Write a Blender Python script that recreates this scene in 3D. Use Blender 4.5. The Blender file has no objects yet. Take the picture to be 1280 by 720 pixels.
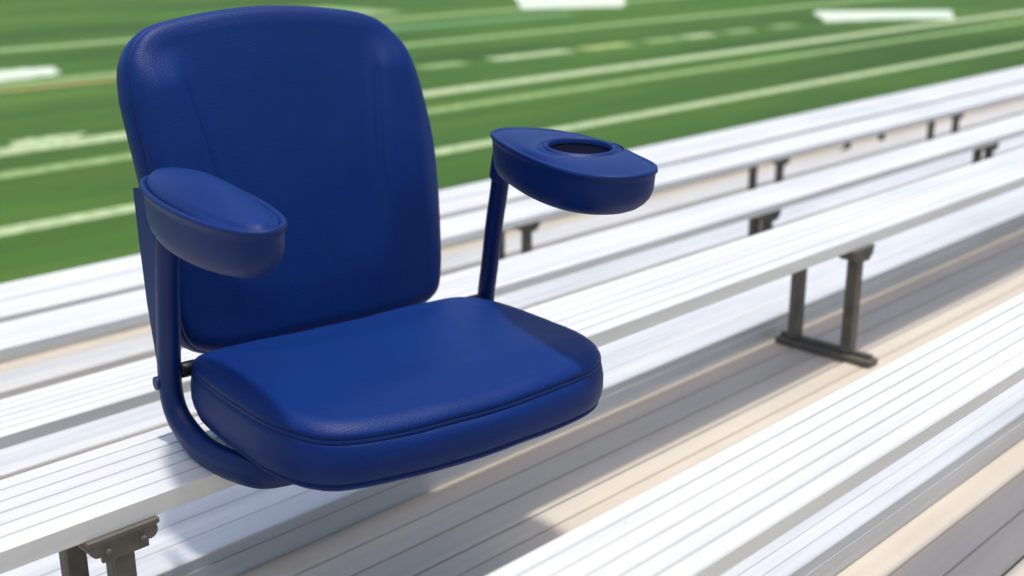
import bpy, math, random
from mathutils import Vector, Matrix, noise as mnoise
random.seed(4)
K = 0.8                 # metres per working unit
CAM_H = 3.0             # eye above the playing field, working units
PSI, PITCH = math.radians(44.8), math.radians(17.6)
scn = bpy.context.scene
COL = scn.collection

# ------------------------------------------------------------------ helpers
class MB:
    """collects shapes into ONE mesh"""
    def __init__(s): s.v, s.f = [], []
    def add(s, vs, fs):
        b = len(s.v); s.v += [tuple(p) for p in vs]; s.f += [tuple(i + b for i in q) for q in fs]; return s
    def box(s, x0, x1, y0, y1, z0, z1, c=0.0):
        if c <= 0:
            vs = [(x, y, z) for x in (x0, x1) for y in (y0, y1) for z in (z0, z1)]
            fs = [(0, 1, 3, 2), (4, 6, 7, 5), (0, 4, 5, 1), (2, 3, 7, 6), (0, 2, 6, 4), (1, 5, 7, 3)]
            return s.add(vs, fs)
        # chamfered in plan and at top / bottom
        def ring(z, i):
            a, b, d, e = x0 + i, x1 - i, y0 + i, y1 - i
            return [(a + c, d, z), (b - c, d, z), (b, d + c, z), (b, e - c, z), (b - c, e, z), (a + c, e, z), (a, e - c, z), (a, d + c, z)]
        rings = [ring(z0, c * .5), ring(z0 + c * .5, 0), ring(z1 - c * .5, 0), ring(z1, c * .5)]
        return s.rings(rings)
    def rings(s, R, cap0=True, cap1=True):
        n = len(R[0]); vs = [p for r in R for p in r]; fs = []
        for k in range(len(R) - 1):
            for i in range(n):
                j = (i + 1) % n
                fs.append((k * n + i, k * n + j, (k + 1) * n + j, (k + 1) * n + i))
        if cap0: fs.append(tuple(range(n - 1, -1, -1)))
        if cap1: fs.append(tuple((len(R) - 1) * n + i for i in range(n)))
        return s.add(vs, fs)
    def extrude_x(s, prof, x0, x1):
        """closed (y, z) outline pulled along X"""
        return s.rings([[(x0, y, z) for y, z in prof], [(x1, y, z) for y, z in prof]])
    def tube(s, pts, rad, n=16, squash=None):
        pts = [Vector(p) for p in pts]; R = []
        up = Vector((1, 0, 0))
        for i, p in enumerate(pts):
            t = (pts[min(i + 1, len(pts) - 1)] - pts[max(i - 1, 0)]).normalized()
            if abs(up.dot(t)) > .95: up = Vector((0, 0, 1))
            a = (up - t * up.dot(t)).normalized(); b = t.cross(a)
            r = rad[i] if isinstance(rad, (list, tuple)) else rad
            q = squash or 1.0
            R.append([tuple(p + a * (r * math.cos(2 * math.pi * k / n)) + b * (r * q * math.sin(2 * math.pi * k / n))) for k in range(n)])
        return s.rings(R)
    def cyl(s, c, axis, r, h, n=20):
        c = Vector(c); ax = Vector(axis).normalized()
        return s.tube([c - ax * h / 2, c - ax * (h / 2 - .12 * min(r, h)), c + ax * (h / 2 - .12 * min(r, h)), c + ax * h / 2], [r * .9, r, r, r * .9], n)
    def build(s, name, mat, parent=None, smooth=False, angle=None):
        me = bpy.data.meshes.new(name); me.from_pydata(s.v, [], s.f); me.validate()
        import bmesh
        bm = bmesh.new(); bm.from_mesh(me); bmesh.ops.recalc_face_normals(bm, faces=bm.faces)
        if angle is not None:
            for e in bm.edges:
                if len(e.link_faces) == 2 and e.calc_face_angle(0) > angle: e.smooth = False
        for f in bm.faces: f.smooth = smooth
        bm.to_mesh(me); bm.free()
        me.materials.append(mat)
        o = bpy.data.objects.new(name, me); COL.objects.link(o)
        if parent: o.parent = parent
        return o

def tag(o, label=None, cat=None, group=None, kind=None):
    if label: o['label'] = label
    if cat: o['category'] = cat
    if group: o['group'] = group
    if kind: o['kind'] = kind
    return o
def empty(name, loc=(0, 0, 0), rz=0.0):
    o = bpy.data.objects.new(name, None); COL.objects.link(o)
    o.location = loc; o.rotation_euler = (0, 0, rz); o.empty_display_size = .1
    return o
def children(o): return [c for c in bpy.data.objects if c.parent == o]
def copy_tree(o, parent=None):
    c = o.copy(); COL.objects.link(c); c.parent = parent
    for ch in children(o): copy_tree(ch, c)
    return c
def smooth_loop(pts, n):
    """closed Catmull-Rom through pts, n samples spaced evenly"""
    m = len(pts); D = []
    for i in range(m):
        p0, p1, p2, p3 = (Vector(pts[(i + k - 1) % m]) for k in range(4))
        for k in range(24):
            t = k / 24
            D.append(.5 * ((2 * p1) + (p2 - p0) * t + (2 * p0 - 5 * p1 + 4 * p2 - p3) * t * t + (3 * p1 - p0 - 3 * p2 + p3) * t ** 3))
    L = [0]
    for i in range(len(D)): L.append(L[-1] + (D[(i + 1) % len(D)] - D[i]).length)
    out = []; j = 0
    for k in range(n):
        s = L[-1] * k / n
        while L[j + 1] < s: j += 1
        t = (s - L[j]) / max(L[j + 1] - L[j], 1e-9)
        out.append(D[j % len(D)].lerp(D[(j + 1) % len(D)], t))
    return out
def normals2(P):
    n = len(P); out = []
    area = sum(P[i].x * P[(i + 1) % n].y - P[(i + 1) % n].x * P[i].y for i in range(n))
    sg = 1 if area > 0 else -1
    for i in range(n):
        t = (P[(i + 1) % n] - P[i - 1]).normalized()
        out.append(Vector((-t.y, t.x)) * sg)        # inward
    return out
def sstep(a, b, x):
    t = min(1, max(0, (x - a) / (b - a))); return t * t * (3 - 2 * t)

# ------------------------------------------------------------------ materials
def mat(name):
    m = bpy.data.materials.new(name); m.use_nodes = True
    nt = m.node_tree; b = nt.nodes['Principled BSDF']
    return m, nt, b
def N(nt, t, **k):
    n = nt.nodes.new(t)
    for a, v in k.items(): setattr(n, a, v)
    return n
def coords(nt, scale=(1, 1, 1)):
    tc = N(nt, 'ShaderNodeTexCoord'); mp = N(nt, 'ShaderNodeMapping'); mp.inputs['Scale'].default_value = scale
    nt.links.new(tc.outputs['Object'], mp.inputs['Vector']); return mp.outputs['Vector']
def noise(nt, vec, scale, detail=4, rough=.55):
    n = N(nt, 'ShaderNodeTexNoise'); n.inputs['Scale'].default_value = scale
    n.inputs['Detail'].default_value = detail; n.inputs['Roughness'].default_value = rough
    nt.links.new(vec, n.inputs['Vector']); return n.outputs['Fac']
def ramp(nt, fac, stops):
    r = N(nt, 'ShaderNodeValToRGB'); el = r.color_ramp.elements
    while len(el) < len(stops): el.new(.5)
    for e, (p, c) in zip(el, stops): e.position = p; e.color = (*c, 1)
    nt.links.new(fac, r.inputs['Fac']); return r.outputs['Color']
def mixc(nt, fac, a, b, mode='MIX'):
    m = N(nt, 'ShaderNodeMix', data_type='RGBA', blend_type=mode)
    if isinstance(fac, float): m.inputs[0].default_value = fac
    else: nt.links.new(fac, m.inputs[0])
    for i, v in ((6, a), (7, b)):
        if isinstance(v, tuple): m.inputs[i].default_value = (*v, 1)
        else: nt.links.new(v, m.inputs[i])
    return m.outputs[2]
def bump(nt, b, h, strength, dist):
    n = N(nt, 'ShaderNodeBump'); n.inputs['Strength'].default_value = strength; n.inputs['Distance'].default_value = dist
    nt.links.new(h, n.inputs['Height']); nt.links.new(n.outputs['Normal'], b.inputs['Normal'])

def m_alu(name, c0, c1, metal, r0, r1, stain=.22):
    m, nt, b = mat(name); L = nt.links.new
    st = noise(nt, coords(nt, (.35, 9, 9)), 3.0, 6, .6)          # brushed along the board
    bl = noise(nt, coords(nt), 1.7, 5, .6)
    sp = noise(nt, coords(nt), 38, 3, .7)
    c = ramp(nt, st, [(.3, c0), (.7, c1)])
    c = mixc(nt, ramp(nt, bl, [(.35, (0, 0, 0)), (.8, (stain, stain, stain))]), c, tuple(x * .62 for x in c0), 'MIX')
    c = mixc(nt, ramp(nt, sp, [(.66, (0, 0, 0)), (.8, (.3, .3, .3))]), c, tuple(x * .55 for x in c0), 'MIX')
    L(c, b.inputs['Base Color'])
    b.inputs['Metallic'].default_value = metal
    rr = N(nt, 'ShaderNodeMapRange'); rr.inputs[3].default_value = r0; rr.inputs[4].default_value = r1
    L(st, rr.inputs[0]); L(rr.outputs[0], b.inputs['Roughness'])
    bump(nt, b, st, .15, .002)
    return m
M_BENCH = m_alu('bench aluminium', (.58, .585, .575), (.74, .735, .715), .3, .34, .5)
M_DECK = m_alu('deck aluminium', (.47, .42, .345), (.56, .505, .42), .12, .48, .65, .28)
M_NOSE = m_alu('plank aluminium', (.48, .50, .515), (.65, .655, .66), .3, .36, .52)

def m_steel():
    m, nt, b = mat('weathered steel'); v = coords(nt)
    n = noise(nt, v, 9, 6, .65); f = noise(nt, v, 60, 3)
    c = ramp(nt, n, [(.3, (.075, .068, .055)), (.6, (.14, .128, .104)), (.8, (.21, .19, .155))])
    c = mixc(nt, ramp(nt, f, [(.6, (0, 0, 0)), (.75, (.5, .5, .5))]), c, (.09, .06, .035))
    nt.links.new(c, b.inputs['Base Color']); b.inputs['Roughness'].default_value = .6; b.inputs['Metallic'].default_value = .25
    bump(nt, b, f, .3, .002); return m
M_STEEL = m_steel()

def m_vinyl():
    m, nt, b = mat('blue vinyl'); v = coords(nt)
    n = noise(nt, v, 3.0, 3); c = ramp(nt, n, [(.3, (.0, .0150, .104)), (.7, (.0, .0190, .124))])
    nt.links.new(c, b.inputs['Base Color'])
    b.inputs['Roughness'].default_value = .48
    b.inputs['Specular IOR Level'].default_value = .17
    vo = N(nt, 'ShaderNodeTexVoronoi'); vo.inputs['Scale'].default_value = 420; nt.links.new(v, vo.inputs['Vector'])
    g = noise(nt, v, 5.5, 2); ad = N(nt, 'ShaderNodeMath', operation='MULTIPLY_ADD')
    nt.links.new(g, ad.inputs[0]); ad.inputs[1].default_value = 4.0; nt.links.new(vo.outputs['Distance'], ad.inputs[2])
    bump(nt, b, ad.outputs[0], .4, .0009); return m
M_VINYL = m_vinyl()
def m_plastic(name, c, r):
    m, nt, b = mat(name); v = coords(nt)
    n = noise(nt, v, 6, 4); cc = ramp(nt, n, [(.3, tuple(x * .9 for x in c)), (.7, c)])
    nt.links.new(cc, b.inputs['Base Color']); b.inputs['Roughness'].default_value = r; b.inputs['Specular IOR Level'].default_value = .22
    f = noise(nt, v, 300, 2); bump(nt, b, f, .25, .0006); return m
M_PLASTIC = m_plastic('blue moulded plastic', (.0, .0170, .112), .52)
M_TUBE = m_plastic('blue powder coat', (.0, .0145, .092), .40)
M_CUP_SHADE = m_plastic('dark navy cup shade', (.0008, .002, .010), .75)  # near-black colour standing in for the shade inside the cup hole
M_CUP_SHADE.node_tree.nodes['Principled BSDF'].inputs['Specular IOR Level'].default_value = .04
M_BLACK = m_plastic('black nylon', (.006, .006, .008), .4)

def m_turf():
    m, nt, b = mat('turf'); L = nt.links.new
    a = noise(nt, coords(nt, (.12, .9, 1)), .55, 5, .6)
    c1 = ramp(nt, a, [(.28, (.026, .076, .010)), (.5, (.054, .135, .018)), (.72, (.115, .205, .032))])
    g = noise(nt, coords(nt), 22, 6, .7)
    c2 = mixc(nt, ramp(nt, g, [(.35, (0, 0, 0)), (.7, (.55, .55, .55))]), c1, (.034, .085, .012))
    d = noise(nt, coords(nt, (.05, .3, 1)), .9, 3)
    c3 = mixc(nt, ramp(nt, d, [(.55, (0, 0, 0)), (.75, (.35, .35, .35))]), c2, (.19, .23, .05))
    pz = noise(nt, coords(nt, (.35, 1, 1)), .16, 4, .65)
    c3 = mixc(nt, 1.0, c3, ramp(nt, pz, [(.36, (.55, .60, .52)), (.5, (.82, .84, .8)), (.66, (1.0, .98, .85))]), 'MULTIPLY')
    L(c3, b.inputs['Base Color']); b.inputs['Roughness'].default_value = .8; b.inputs['Specular IOR Level'].default_value = .2
    bump(nt, b, noise(nt, coords(nt), 60, 4, .7), .7, .02); return m
M_TURF = m_turf()
def m_paint(name, c, wear, g=(.09, .18, .035)):
    m, nt, b = mat(name); v = coords(nt)
    n = noise(nt, v, 7, 6, .7)
    cc = ramp(nt, n, [(wear - .12, g), (wear + .12, c)])
    nt.links.new(cc, b.inputs['Base Color']); b.inputs['Roughness'].default_value = .75
    return m
P_WHITE = m_paint('worn white paint', (.34, .41, .22), .42)
P_FAINT = m_paint('faded white paint', (.24, .34, .13), .50)
P_BRIGHT = m_paint('fresh white paint', (.46, .52, .42), .36)
P_ORANGE = m_paint('faded orange paint', (.33, .20, .06), .48)
P_TEAL = m_paint('faded teal paint', (.07, .24, .13), .48)
P_YELLOW = m_paint('faded yellow paint', (.34, .40, .11), .46)

# ------------------------------------------------------------------ the field
ZF = -CAM_H
g = MB(); g.add([(-1500, -1500, 0), (1500, -1500, 0), (1500, 1500, 0), (-1500, 1500, 0)], [(0, 1, 2, 3)])
fld = g.build('ground', M_TURF); fld.location = (0, 0, ZF)
tag(fld, 'green artificial turf playing field beyond the bleachers', 'ground', kind='structure')
def sheet(name, pts, m, label, lift=.005):
    s = MB(); s.add([(x, y, 0) for x, y in pts], [tuple(range(len(pts)))])
    o = s.build(name, m); o.location = (0, 0, ZF + lift); return tag(o, label, 'field marking', kind='structure')
def line(y0, y1, m, label, x0=-60, x1=120, dy=0.0):
    n = 60; top, bot = [], []
    for i in range(n + 1):
        x = x0 + (x1 - x0) * i / n
        top.append((x, y1 + random.uniform(-.012, .012))); bot.append((x, y0 + random.uniform(-.012, .012)))
    return sheet('painted_line', bot + top[::-1], m, label)
line(11.36, 11.68, P_WHITE, 'white painted line nearest the bleachers')
line(13.95, 14.30, P_FAINT, 'faded white line just past the nearest one')
line(15.30, 15.82, P_WHITE, 'broad white sideline third from the bleachers')
line(21.6, 22.2, P_FAINT, 'faint pale line far out on the turf')
line(27.2, 28.0, P_FAINT, 'faint line along the top of the picture')
line(21.0, 21.35, P_ORANGE, 'faded orange line far out at left', x0=-40, x1=14)
sheet('painted_line', [(14, 25.0), (28, 25.0), (28, 25.5), (14, 25.5)], P_TEAL, 'short faded teal line beyond the chair back')
def blob(cx, pts, m, name, label):
    sheet(name, smooth_pts(pts), m, label, .010)
def smooth_pts(pts):
    out = []
    n = len(pts)
    for i in range(n):
        a, b = Vector(pts[i]), Vector(pts[(i + 1) % n])
        for k in range(8):
            p = a.lerp(b, k / 8 + .02); nn = (b - a).normalized()
            out.append(tuple(p + Vector((-nn.y, nn.x)) * random.uniform(-.08, .08)))
    return out
blob(0, [(5.2, 22.6), (9.1, 22.4), (10.2, 22.6), (10.75, 23.8), (9.6, 24.0), (5.0, 24.1)], P_BRIGHT, 'painted_mark', 'bright white bar painted on the turf at far left')
blob(0, [(6.15, 15.45), (6.6, 15.2), (7.25, 15.6), (7.6, 16.2), (6.6, 16.25)], P_WHITE, 'painted_mark', 'white patch painted over the sideline at left')
blob(0, [(34.3, 20.5), (37.7, 17.5), (34.6, 15.95), (33.3, 17.2), (30.95, 18.1)], P_BRIGHT, 'painted_mark', 'large white painted mark at upper right of the turf')
blob(0, [(33.0, 32.7), (36.0, 29.7), (31.4, 25.9), (28.2, 27.6)], P_BRIGHT, 'painted_mark', 'large white painted mark at the far edge of view')
blob(0, [(20.5, 32.5), (24.5, 33.0), (25.0, 29.5), (21.0, 29.0)], P_FAINT, 'painted_mark', 'faded white painted mark behind the chair back')
for i, (x, y) in enumerate([(16.5, 18.5), (18.5, 18.55), (19.75, 18.35), (21.6, 18.3), (23.7, 18.5), (25.2, 18.45), (27.0, 18.2), (29.1, 17.6)]):
    y = 18.4 - .02 * i
    m = P_YELLOW if i == 3 else (P_FAINT if i in (0, 4, 6, 7) else P_WHITE)
    w = .62 if i != 3 else .85
    o = sheet('hash_mark', [(x - w, y - .26), (x + w, y - .26), (x + w, y + .26), (x - w, y + .26)], m,
              ['short white dash', 'short yellow dash'][i == 3] + ' in a row of dashes across the turf')
    o['group'] = 'row of short dashes on the turf'

# ------------------------------------------------------------------ bleachers
X0, X1 = -7.0, 21.0
def plank_profile(ya, yb, z, th, ng, gw=.006, gd=.005, lip=.006):
    """closed (y, z) outline of an extruded plank, ng grooves on top"""
    P = [(ya, z - th), (ya, z - lip * .5), (ya + lip * .5, z)]
    w = yb - ya
    for k in range(ng):
        c = ya + w * (k + 1) / (ng + 1)
        P += [(c - gw / 2, z), (c - gw * .22, z - gd), (c + gw * .22, z - gd), (c + gw / 2, z)]
    P += [(yb - lip * .5, z), (yb, z - lip * .5), (yb, z - th)]
    # hollow underside with two flanges
    P += [(yb - .012, z - th), (yb - .012, z - .012), (ya + .012, z - .012), (ya + .012, z - th)]
    return P

def deck(z, y0, planks, nose, label, riser_bottom):
    """one tier: flat planks, then the raised front plank with its riser"""
    d = MB(); y = y0
    for (w, ng) in planks:
        d.extrude_x(plank_profile(y + .003, y + w - .003, z, .04, ng, .008, .006), X0, X1); y += w
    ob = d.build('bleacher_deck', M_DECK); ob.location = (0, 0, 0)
    tag(ob, label, 'deck', kind='structure')
    n = MB(); ya, yb, zt = nose
    n.extrude_x(plank_profile(ya, yb - .004, zt, .03, 3, .0045, .003), X0, X1)
    n.extrude_x([(ya - .002, z - .045), (ya - .002, zt - .031), (ya + .02, zt - .031), (ya + .02, z - .045)], X0, X1)
    n.extrude_x([(yb - .03, riser_bottom), (yb - .03, zt - .031), (yb - .012, zt - .031), (yb - .012, riser_bottom)], X0, X1)
    o2 = n.build('bleacher_step', M_NOSE)
    tag(o2, label.replace('deck', 'raised front plank and riser', 1), 'step', kind='structure')
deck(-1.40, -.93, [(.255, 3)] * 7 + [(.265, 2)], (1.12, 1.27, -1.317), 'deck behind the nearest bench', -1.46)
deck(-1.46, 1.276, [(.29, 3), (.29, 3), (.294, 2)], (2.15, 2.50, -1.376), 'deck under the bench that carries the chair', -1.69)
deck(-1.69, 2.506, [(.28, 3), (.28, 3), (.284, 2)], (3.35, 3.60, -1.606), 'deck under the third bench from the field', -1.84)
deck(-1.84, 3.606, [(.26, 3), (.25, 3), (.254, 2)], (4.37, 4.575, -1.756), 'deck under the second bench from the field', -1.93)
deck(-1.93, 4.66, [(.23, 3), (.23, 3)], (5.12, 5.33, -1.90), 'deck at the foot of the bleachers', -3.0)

def make_support(H, ya, yb, w=.040):
    """frame under a bench: base bar and top plates; posts and brackets hang on it. Origin on the deck."""
    f = MB()
    f.box(-.032, .032, ya - .10, yb + .06, 0.0, .024, .004)           # base bar across the bench
    f.box(-.010, .010, ya - .09, yb + .05, .024, .040)                 # its upright web
    sup = f.build('support_frame', M_STEEL, None)
    for y in (ya, yb):
        p = MB(); a = w / 2
        lean = .0
        for (u0, u1, v0, v1) in ((-a, a, -a, -a + .010), (-a, -a + .010, -a + .010, a), (a - .010, a, -a + .010, a)):
            p.box(u0, u1, y + v0, y + v1, .028, H - .010, .002)
        p.build('post', M_STEEL, sup)
        b = MB()
        b.box(-.070, .070, y - .030, y + .030, H - .012, H - .001, .003)       # plate under the board
        for sx in (-1, 1):                                                # rounded clamp lugs
            b.cyl((sx * .050, y, H - .022), (0, 1, 0), .016, .058, 12)
        b.box(-.045, .045, y - .028, y - .020, H - .05, H - .012)
        b.build('bracket', M_STEEL, sup)
        for sx in (-1, 1):
            q = MB(); q.cyl((sx * .034, y - .032, H - .030), (0, 1, 0), .006, .010, 6)
            q.build('bolt', M_STEEL, sup)
    return sup

def make_bench(boards, z, zdeck, xs, label, ng=5, th=.042, y_posts=None):
    yb = boards[0][0]
    root = empty('bleacher_bench', ((X0 + X1) / 2, yb + .1, zdeck))
    tag(root, label, 'bench', 'long aluminium benches of the bleachers')
    ox, oy, oz = root.location
    for (a, b) in boards:
        s = MB(); pr = [(y - oy, zz - oz) for y, zz in plank_profile(a, b, z, th, ng, .006, .0045)]
        s.extrude_x(pr, X0 - ox, X1 - ox); s.build('seat_board', M_BENCH, root)
        for xe in (X0, X1):
            e = MB(); e.box(xe - ox - .003 if xe < 0 else xe - ox, xe - ox if xe < 0 else xe - ox + .003, a - oy - .001, b - oy + .001, z - th - oz - .001, z - oz + .001)
            e.build('end_cap', M_NOSE, root)
    H = (z - th) - zdeck
    ya, yc = y_posts
    proto = None
    for x in xs:
        if proto is None:
            proto = make_support(H, ya - oy, yc - oy); s = proto; s.parent = root
        else: s = copy_tree(proto, root)
        s.location = (x - ox, 0, 0)
    return root
make_bench([(.797, .99)], -.83, -1.40, [.80, 3.45, 6.1, 8.75, 11.4, -1.85], 'nearest bench, white grooved aluminium board sweeping across the lower right corner', 5, .030, (.84, .95))
make_bench([(1.838, 2.098)], -1.015, -1.46, [3.5, .853, 6.15, 8.8, 11.45, -1.8], 'bench under the blue chair, white aluminium board on dark steel posts', 5, .042, (1.858, 2.066))
make_bench([(2.822, 3.056)], -1.25, -1.69, [4.53, 2.2, 6.87, 9.2, 11.5, -.13], 'bench directly in front of the chair bench, third from the field', 5, .036, (2.86, 2.925))
make_bench([(3.857, 4.118)], -1.40, -1.84, [4.03, 2.28, 6.28, 8.7, 11.2, -.4], 'bench second from the field, short dark posts showing below it', 5, .036, (3.90, 4.09))
make_bench([(4.55, 4.755), (4.775, 4.98)], -1.52, -1.93, [8.95, 2.65, 14.5, -1.2], 'bench closest to the green field, two white boards side by side', 4, .030, (4.62, 4.92))

# ------------------------------------------------------------------ the chair
SC = .955
CH = empty('stadium_chair', (1.5302 * SC, 2.0911 * SC, -1.015), -.1372)
ZC = -1.015 * SC + 1.015       # chair datum above the bench board
tag(CH, 'blue padded stadium chair with two armrests and a cup holder, mounted on a bench', 'chair')
def C(x, f, z): return (x * SC, -f * SC, z * SC + ZC)     # x across, f forward, z up

def cushion(outline, levels, place, n=128, cap_top=None, cap_bot=None, nc=26):
    """levels: (height, inset). caps: function t(0 edge..1 centre) -> height offset"""
    P = smooth_loop(outline, n); Nn = normals2(P)
    cen = Vector((sum(p.x for p in P) / n, sum(p.y for p in P) / n))
    m = MB(); R = []
    def at(h, ins): return [place(P[i].x + Nn[i].x * ins, P[i].y + Nn[i].y * ins, h) for i in range(n)]
    def cap(h, ins, fn, rev):
        out = []
        base = [P[i] + Nn[i] * ins for i in range(n)]
        K_ = nc if not rev else 14
        for k in range(1, K_):
            t = k / K_
            out.append([place(*(b.lerp(cen, t)), h + (fn(t) if fn else 0)) for b in base])
        return out
    h0, i0 = levels[0]; h1, i1 = levels[-1]
    R = cap(h0, i0, cap_bot, True)[::-1] + [at(h, i) for h, i in levels] + cap(h1, i1, cap_top, False)
    m.rings(R)
    return m

# seat cushion
seat_out = [(0, .035), (.18, .035), (.28, .04), (.335, .075), (.366, .15), (.382, .30), (.383, .43), (.360, .515), (.305, .568), (.20, .595), (0, .608),
            (-.20, .594), (-.305, .566), (-.358, .510), (-.385, .42), (-.394, .30), (-.394, .20), (-.388, .10), (-.366, .048), (-.30, .036), (-.18, .035)]
def place_seat(x, f, z):
    # waterfall front, slight dish where one sits
    d = 1 - min(1, ((x / .33) ** 2 + ((f - .30) / .28) ** 2))
    z2 = z - (.010 * max(0, d) if z > .13 else 0)
    if z > .11: z2 -= .010 * sstep(.45, .62, f)
    if z < .05: z2 += .002 * sstep(.3, .6, f)
    z2 += mnoise.noise(Vector((x * 8, f * 8, z * 10))) * .0022 + mnoise.noise(Vector((x * 30, f * 30, z * 22))) * .0008 * sstep(.2, .36, max(abs(x), abs(f - .32)))
    return C(x, f, z2)
sm = cushion(seat_out, [(.000, .055), (.004, .030), (.010, .016), (.016, .010), (.020, .0085), (.0225, .013), (.025, .0085), (.034, .004), (.055, .0), (.080, .0),
                        (.102, .004), (.112, .0055), (.1138, .0085), (.1156, .0055), (.121, .0055), (.1228, .0090), (.1246, .0060), (.133, .011), (.141, .020), (.147, .036)],
             place_seat, 200, lambda t: .009 * sstep(0, .5, t), None, 40)
seat = sm.build('seat_cushion', M_VINYL, CH, True)
pan = cushion([(x * .86, .03 + (f - .03) * .84 + .012) for x, f in seat_out], [(-.014, .03), (-.012, .008), (-.006, 0), (.006, .0)], lambda x, f, z: C(x, f, z + .002 * sstep(.3, .6, f)), 96)
pan.build('seat_pan', M_PLASTIC, CH, True, math.radians(40))

# backrest: outline in (x, s), s measured up the reclined back
back_half = [(0, 0), (.16, .0), (.26, .008), (.322, .038), (.345, .10), (.358, .20), (.372, .32), (.379, .44), (.374, .53), (.363, .61), (.335, .683), (.270, .729), (.15, .751), (0, .760)]
back_half[-1] = (0, .772); back_half[-2] = (.15, .762); back_half[-3] = (.272, .738)
left_half = [(-x, s) for x, s in back_half[1:-1]]
for k_, xx in ((4, -.343), (5, -.343), (6, -.344), (7, -.348), (8, -.351), (9, -.350), (10, -.331)): left_half[k_ - 1] = (xx, left_half[k_ - 1][1])
back_out = back_half + left_half[::-1]
Z_B = .076
def back_axis(s):
    z = Z_B + s * .965
    f = -.058 - .090 * (s / .75) - .080 * (s / .75) ** 2
    return f, z
def place_back(x, s, t):
    f, z = back_axis(s)
    x = x + .006 - .020 * max(0, s) / .75
    a = .20 + .12 * s
    dish = .012 * (x / .36) ** 2
    if t > -.02:
        bol = sstep(.165, .235, abs(x) - .04 * sstep(.35, .7, s) + .05 * (1 - sstep(0, .3, s)))
        up = sstep(.08, .35, s) * (1 - sstep(.60, .70, s))
        edge = 1 - sstep(.30, .37, abs(x))
        bx = .200 + .04 * sstep(.35, .7, s) - .05 * (1 - sstep(0, .3, s))
        crease = math.exp(-((abs(x) - bx) / .007) ** 2) * sstep(.22, .40, s) * (1 - sstep(.58, .66, s))
        wr = mnoise.noise(Vector((x * 9, s * 6, 3.1))) * .0022 + mnoise.noise(Vector((x * 26, s * 20, 1.7))) * .0009 * (1 - edge * .7)
        t = t + .021 * bol * up * edge - .0065 * crease + wr
    ff = f + dish + t * math.cos(a); zz = z + t * math.sin(a)
    return C(x, ff, zz)
bm_ = cushion(back_out, [(-.090, .016), (-.087, .005), (-.080, -.001), (-.050, -.003), (-.026, .0), (-.0215, .004), (-.019, .009), (-.0165, .004), (-.010, .007), (-.004, .014), (-.001, .024), (.0015, .040)],
              place_back, 260, lambda t: .004 * sstep(0, .35, t), None, 64)
bk = bm_.build('backrest_cushion', M_VINYL, CH, True)
sh = cushion([(x * .985, .008 + s * .98) for x, s in back_out], [(-.116, .05), (-.113, .022), (-.106, .006), (-.096, .001), (-.0905, .002)], place_back, 128)
sh.build('backrest_shell', M_PLASTIC, CH, True, math.radians(50))

def bez(pts, n=10):
    out = []
    m = len(pts)
    for i in range(m - 1):
        p0, p1, p2, p3 = Vector(pts[max(i - 1, 0)]), Vector(pts[i]), Vector(pts[i + 1]), Vector(pts[min(i + 2, m - 1)])
        for k in range(n):
            t = k / n
            out.append(.5 * ((2 * p1) + (p2 - p0) * t + (2 * p0 - 5 * p1 + 4 * p2 - p3) * t * t + (3 * p1 - p0 - 3 * p2 + p3) * t ** 3))
    out.append(Vector(pts[-1])); return out
for s in (-1, 1):
    pts = [(s * .407, .098, .47), (s * .407, .087, .40), (s * .407, .064, .30), (s * .407, .046, .20), (s * .407, .030, .12), (s * .407, .028, .060), (s * .406, .048, .018),
           (s * .403, .095, -.010), (s * .397, .165, -.026), (s * .385, .25, -.026), (s * .362, .335, -.018), (s * .325, .395, -.004), (s * .27, .43, .004)]
    P = bez(pts, 6); n = len(P)
    t = MB(); t.tube([C(*p) for p in P], [(.0235 if s < 0 else .0195) * SC + .002 * sstep(.40, .7, i / n) - .010 * sstep(.80, 1.0, i / n) for i in range(n)], 20, 1.25)
    t.build('arm_tube', M_TUBE, CH, True, math.radians(60))
    # tapered side plate from the pivot bolt up the back shell
    pl = MB(); poly = [(.002, .035), (.010, .075), (.008, .22), (-.010, .38), (-.020, .487), (-.105, .468), (-.100, .36), (-.088, .22), (-.060, .075), (-.020, .030)]
    xa, xb = s * .380, s * .395
    if s < 0:
        pl.rings([[C(xa, f - .012, z) for f, z in poly], [C(xb, f - .012, z) for f, z in poly]])
        pl.build('side_plate', M_PLASTIC, CH)
    hb = MB(); hb.cyl(C(s * .420, .016, .082), (1, 0, 0), .014, .030, 18); hb.build('pivot_bolt', M_TUBE, CH, True, math.radians(40))
    hk = MB(); hk.cyl(C(s * .368, .030, .104), (1, 0, 0), .016, .036, 18); hk.build('hinge_bushing', M_BLACK, CH, True, math.radians(40))
# clamp that holds the seat pan on the bench board
cb = MB()
zb = -ZC / SC
cb.box(-.16, .16, -.235, -.03, .0, .012, .003); cb.box(-.11, -.07, -.22, -.05, .012, ZC - .012 * SC); cb.box(.07, .11, -.22, -.05, .012, ZC - .012 * SC)
cb.build('mounting_bracket', M_STEEL, CH)

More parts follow.
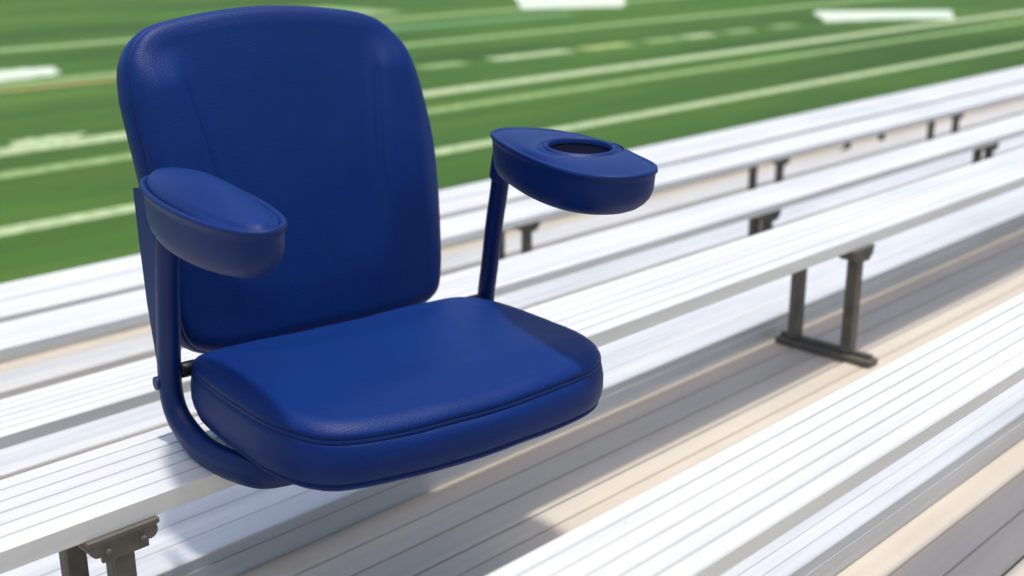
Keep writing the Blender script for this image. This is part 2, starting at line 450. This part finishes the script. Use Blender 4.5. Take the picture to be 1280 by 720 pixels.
# --- left armrest: pad in a tray
ltray = [(-.415, .085), (-.375, .105), (-.352, .17), (-.345, .26), (-.350, .38), (-.365, .49), (-.390, .575), (-.435, .612), (-.475, .59), (-.498, .52), (-.507, .42), (-.503, .30), (-.485, .19), (-.455, .11)]
RZ = .536
def tray_z(f, z):           # the bottom sweeps up a little under the nose
    k = max(0, (RZ - z) / (RZ - .435))
    return z + .008 * k * sstep(.35, .66, f)
def wall(p, nn, ins, z, cen):
    t = max(0, .500 - z) / .066                       # walls draw in towards the base, most under the nose
    fr = sstep(.28, .68, p.y)
    q = (.015 + .16 * fr) * t * t
    return (p + nn * ins).lerp(cen, min(.9, q))
def tray(outline, n=128, depth=.435, lip=True):
    P = smooth_loop(outline, n); Nn = normals2(P); m = MB(); R = []
    cen = Vector((sum(p.x for p in P) / n, sum(p.y for p in P) / n))
    lv = [(.512, .016), (RZ - .004, .011), (RZ, .008), (RZ + .002, .004), (RZ, .0), (RZ - .006, -.001), (RZ - .010, .003), (.515, .004), (.490, .005), (.470, .006), (.455, .009), (.444, .014), (.438, .022), (depth, .036)]
    for z, i_ in lv:
        R.append([C(*wall(P[i], Nn[i], i_, z, cen), tray_z(P[i].y, z)) for i in range(n)])
    R = [[C(*(P[i] + Nn[i] * .016).lerp(cen, t), .510) for i in range(n)] for t in (.98, .5)] + R
    R += [[C(*wall(P[i], Nn[i], .036, depth, cen).lerp(cen, t), tray_z(P[i].y, depth) * (1 - t) + t * depth) for i in range(n)] for t in (.4, .98)]
    m.rings(R); return m
tr = tray(ltray).build('armrest_tray', M_PLASTIC, CH, True)
tr['label'] = 'oval tray under the padded armrest'
P_ = ltray
def dome_place(x, f, z): return C(x, f, z - .012 * sstep(.35, .6, f) * (1 if z > .54 else 0))
pad = cushion([(x * 1.0 + (-.428 - x) * .12, .35 + (f - .35) * .945) for x, f in ltray], [(.520, .002), (.528, .001), (.536, .003), (.543, .007), (.549, .012), (.552, .016)],
              dome_place, 112, lambda t: .024 * math.sin(min(1, t) * math.pi / 2))
pad.build('armrest_pad', M_VINYL, tr, True)

# --- right armrest: lid with a cup hole
rtray = [(.405, .085), (.366, .108), (.326, .18), (.282, .30), (.250, .42), (.233, .53), (.246, .610), (.300, .655), (.365, .648), (.415, .600), (.452, .51), (.486, .41), (.508, .30), (.508, .20), (.475, .125), (.440, .09)]
cupc = Vector((.381, .405)); CR = .069
def tray_cup(n=144):
    P = smooth_loop(rtray, n); Nn = normals2(P); m = MB(); R = []
    cen = Vector((sum(p.x for p in P) / n, sum(p.y for p in P) / n))
    D = []
    for p in P:
        d = (p - cupc); D.append(d.normalized())
    def circ(r, z): return [C(cupc.x + D[i].x * r, cupc.y + D[i].y * r, z - .07 * D[i].y * r) for i in range(n)]
    def mixr(t, z, ins=.012):
        out = []
        for i in range(n):
            a = P[i] + Nn[i] * ins; b = cupc + D[i] * (CR + .023); q = a.lerp(b, t); out.append(C(q.x, q.y, z))
        return out
    R += [circ(.004, .442), circ(CR - .012, .442), circ(CR - .006, .450), circ(CR - .001, RZ + .004), circ(CR, RZ + .009), circ(CR + .002, RZ + .0115), circ(CR + .007, RZ + .0115), circ(CR + .009, RZ + .006), circ(CR + .014, RZ + .005), circ(CR + .016, RZ + .008), circ(CR + .019, RZ + .008), circ(CR + .021, RZ + .0055)]
    for t, z in ((.95, RZ + .006), (.7, RZ + .007), (.4, RZ + .006), (.2, RZ + .003), (.08, RZ)): R.append(mixr(t, z))
    lv = [(RZ - .003, .011), (RZ - .001, .008), (RZ + .001, .004), (RZ - .001, .0), (RZ - .008, -.001), (RZ - .012, .003), (.515, .004), (.490, .005), (.470, .006), (.455, .009), (.444, .014), (.438, .022), (.434, .036)]
    for z, i_ in lv:
        R.append([C(*wall(P[i], Nn[i], i_, z, cen), tray_z(P[i].y - .03, z)) for i in range(n)])
    R += [[C(*wall(P[i], Nn[i], .036, .434, cen).lerp(cen, t), tray_z(P[i].y - .03, .434) * (1 - t) + t * .434) for i in range(n)] for t in (.4, .98)]
    m.rings(R); return m
tc = tray_cup().build('armrest_tray', M_PLASTIC, CH, True, math.radians(70))
ln = MB(); ln.rings([[C(cupc.x + math.cos(a * math.pi / 24) * q, cupc.y + math.sin(a * math.pi / 24) * q, z - .07 * math.sin(a * math.pi / 24) * q) for a in range(48)]
          for q, z in ((.003, .447), (CR - .016, .447), (CR - .009, .454), (CR - .005, RZ - .002), (CR - .0035, RZ + .001), (CR - .0018, RZ - .002))])
ln.build('cup_shade', M_CUP_SHADE, tc, True, math.radians(50))  # added dark insert: shade of the open hole put into its colour
tc['label'] = 'armrest moulded with a round cup holder'
for s, par in ((-1, tr), (1, tc)):
    c = MB(); c.tube([C(s * .407, .094, .418), C(s * .407, .096, .424), C(s * .406, .106, .47), C(s * .405, .120, .518)], [.026, .029, .028, .025], 24)
    c.build('collar', M_PLASTIC, par, True, math.radians(50))

# ------------------------------------------------------------------ scale to metres, ground at z = 0
done = set()
for o in bpy.data.objects:
    if o.type == 'MESH' and o.data.name not in done:
        done.add(o.data.name); o.data.transform(Matrix.Scale(K, 4)); o.data.update()
for o in bpy.data.objects:
    o.location = Vector(o.location) * K
    if o.parent is None: o.location.z += CAM_H * K

# ------------------------------------------------------------------ camera, light
cd = bpy.data.cameras.new('camera'); cam = bpy.data.objects.new('camera', cd); COL.objects.link(cam)
cam.location = (0, 0, CAM_H * K); cam.rotation_euler = (math.pi / 2 - PITCH, 0, PSI - math.pi / 2)
cd.lens = 41.57; cd.sensor_width = 36; cd.clip_start = .05; cd.clip_end = 5000
cd.dof.use_dof = True; cd.dof.focus_distance = 2.22 * K; cd.dof.aperture_fstop = 2.8; cd.dof.aperture_blades = 0
scn.camera = cam

sd = Vector((-.03, -.08, .95)).normalized()        # towards the sun
sl = bpy.data.lights.new('sun', 'SUN'); sl.energy = 2.6; sl.angle = math.radians(3.2); sl.color = (1, .955, .88)
so = bpy.data.objects.new('sun', sl); COL.objects.link(so); so.location = (0, 0, 20)
so.rotation_euler = sd.to_track_quat('Z', 'Y').to_euler()
w = bpy.data.worlds.new('World'); scn.world = w; w.use_nodes = True
nt = w.node_tree; bg = nt.nodes['Background']; sk = nt.nodes.new('ShaderNodeTexSky'); sk.sky_type = 'NISHITA'
sk.sun_disc = False; sk.sun_elevation = math.asin(sd.z); sk.sun_rotation = math.atan2(sd.x, sd.y)
sk.air_density = 1.0; sk.dust_density = 3.5; sk.ozone_density = 1.0
nt.links.new(sk.outputs[0], bg.inputs[0]); bg.inputs[1].default_value = .15
vs = scn.view_settings; vs.view_transform = 'Standard'; vs.look = 'None'; vs.gamma = 1; vs.exposure = .46; vs.use_curve_mapping = False
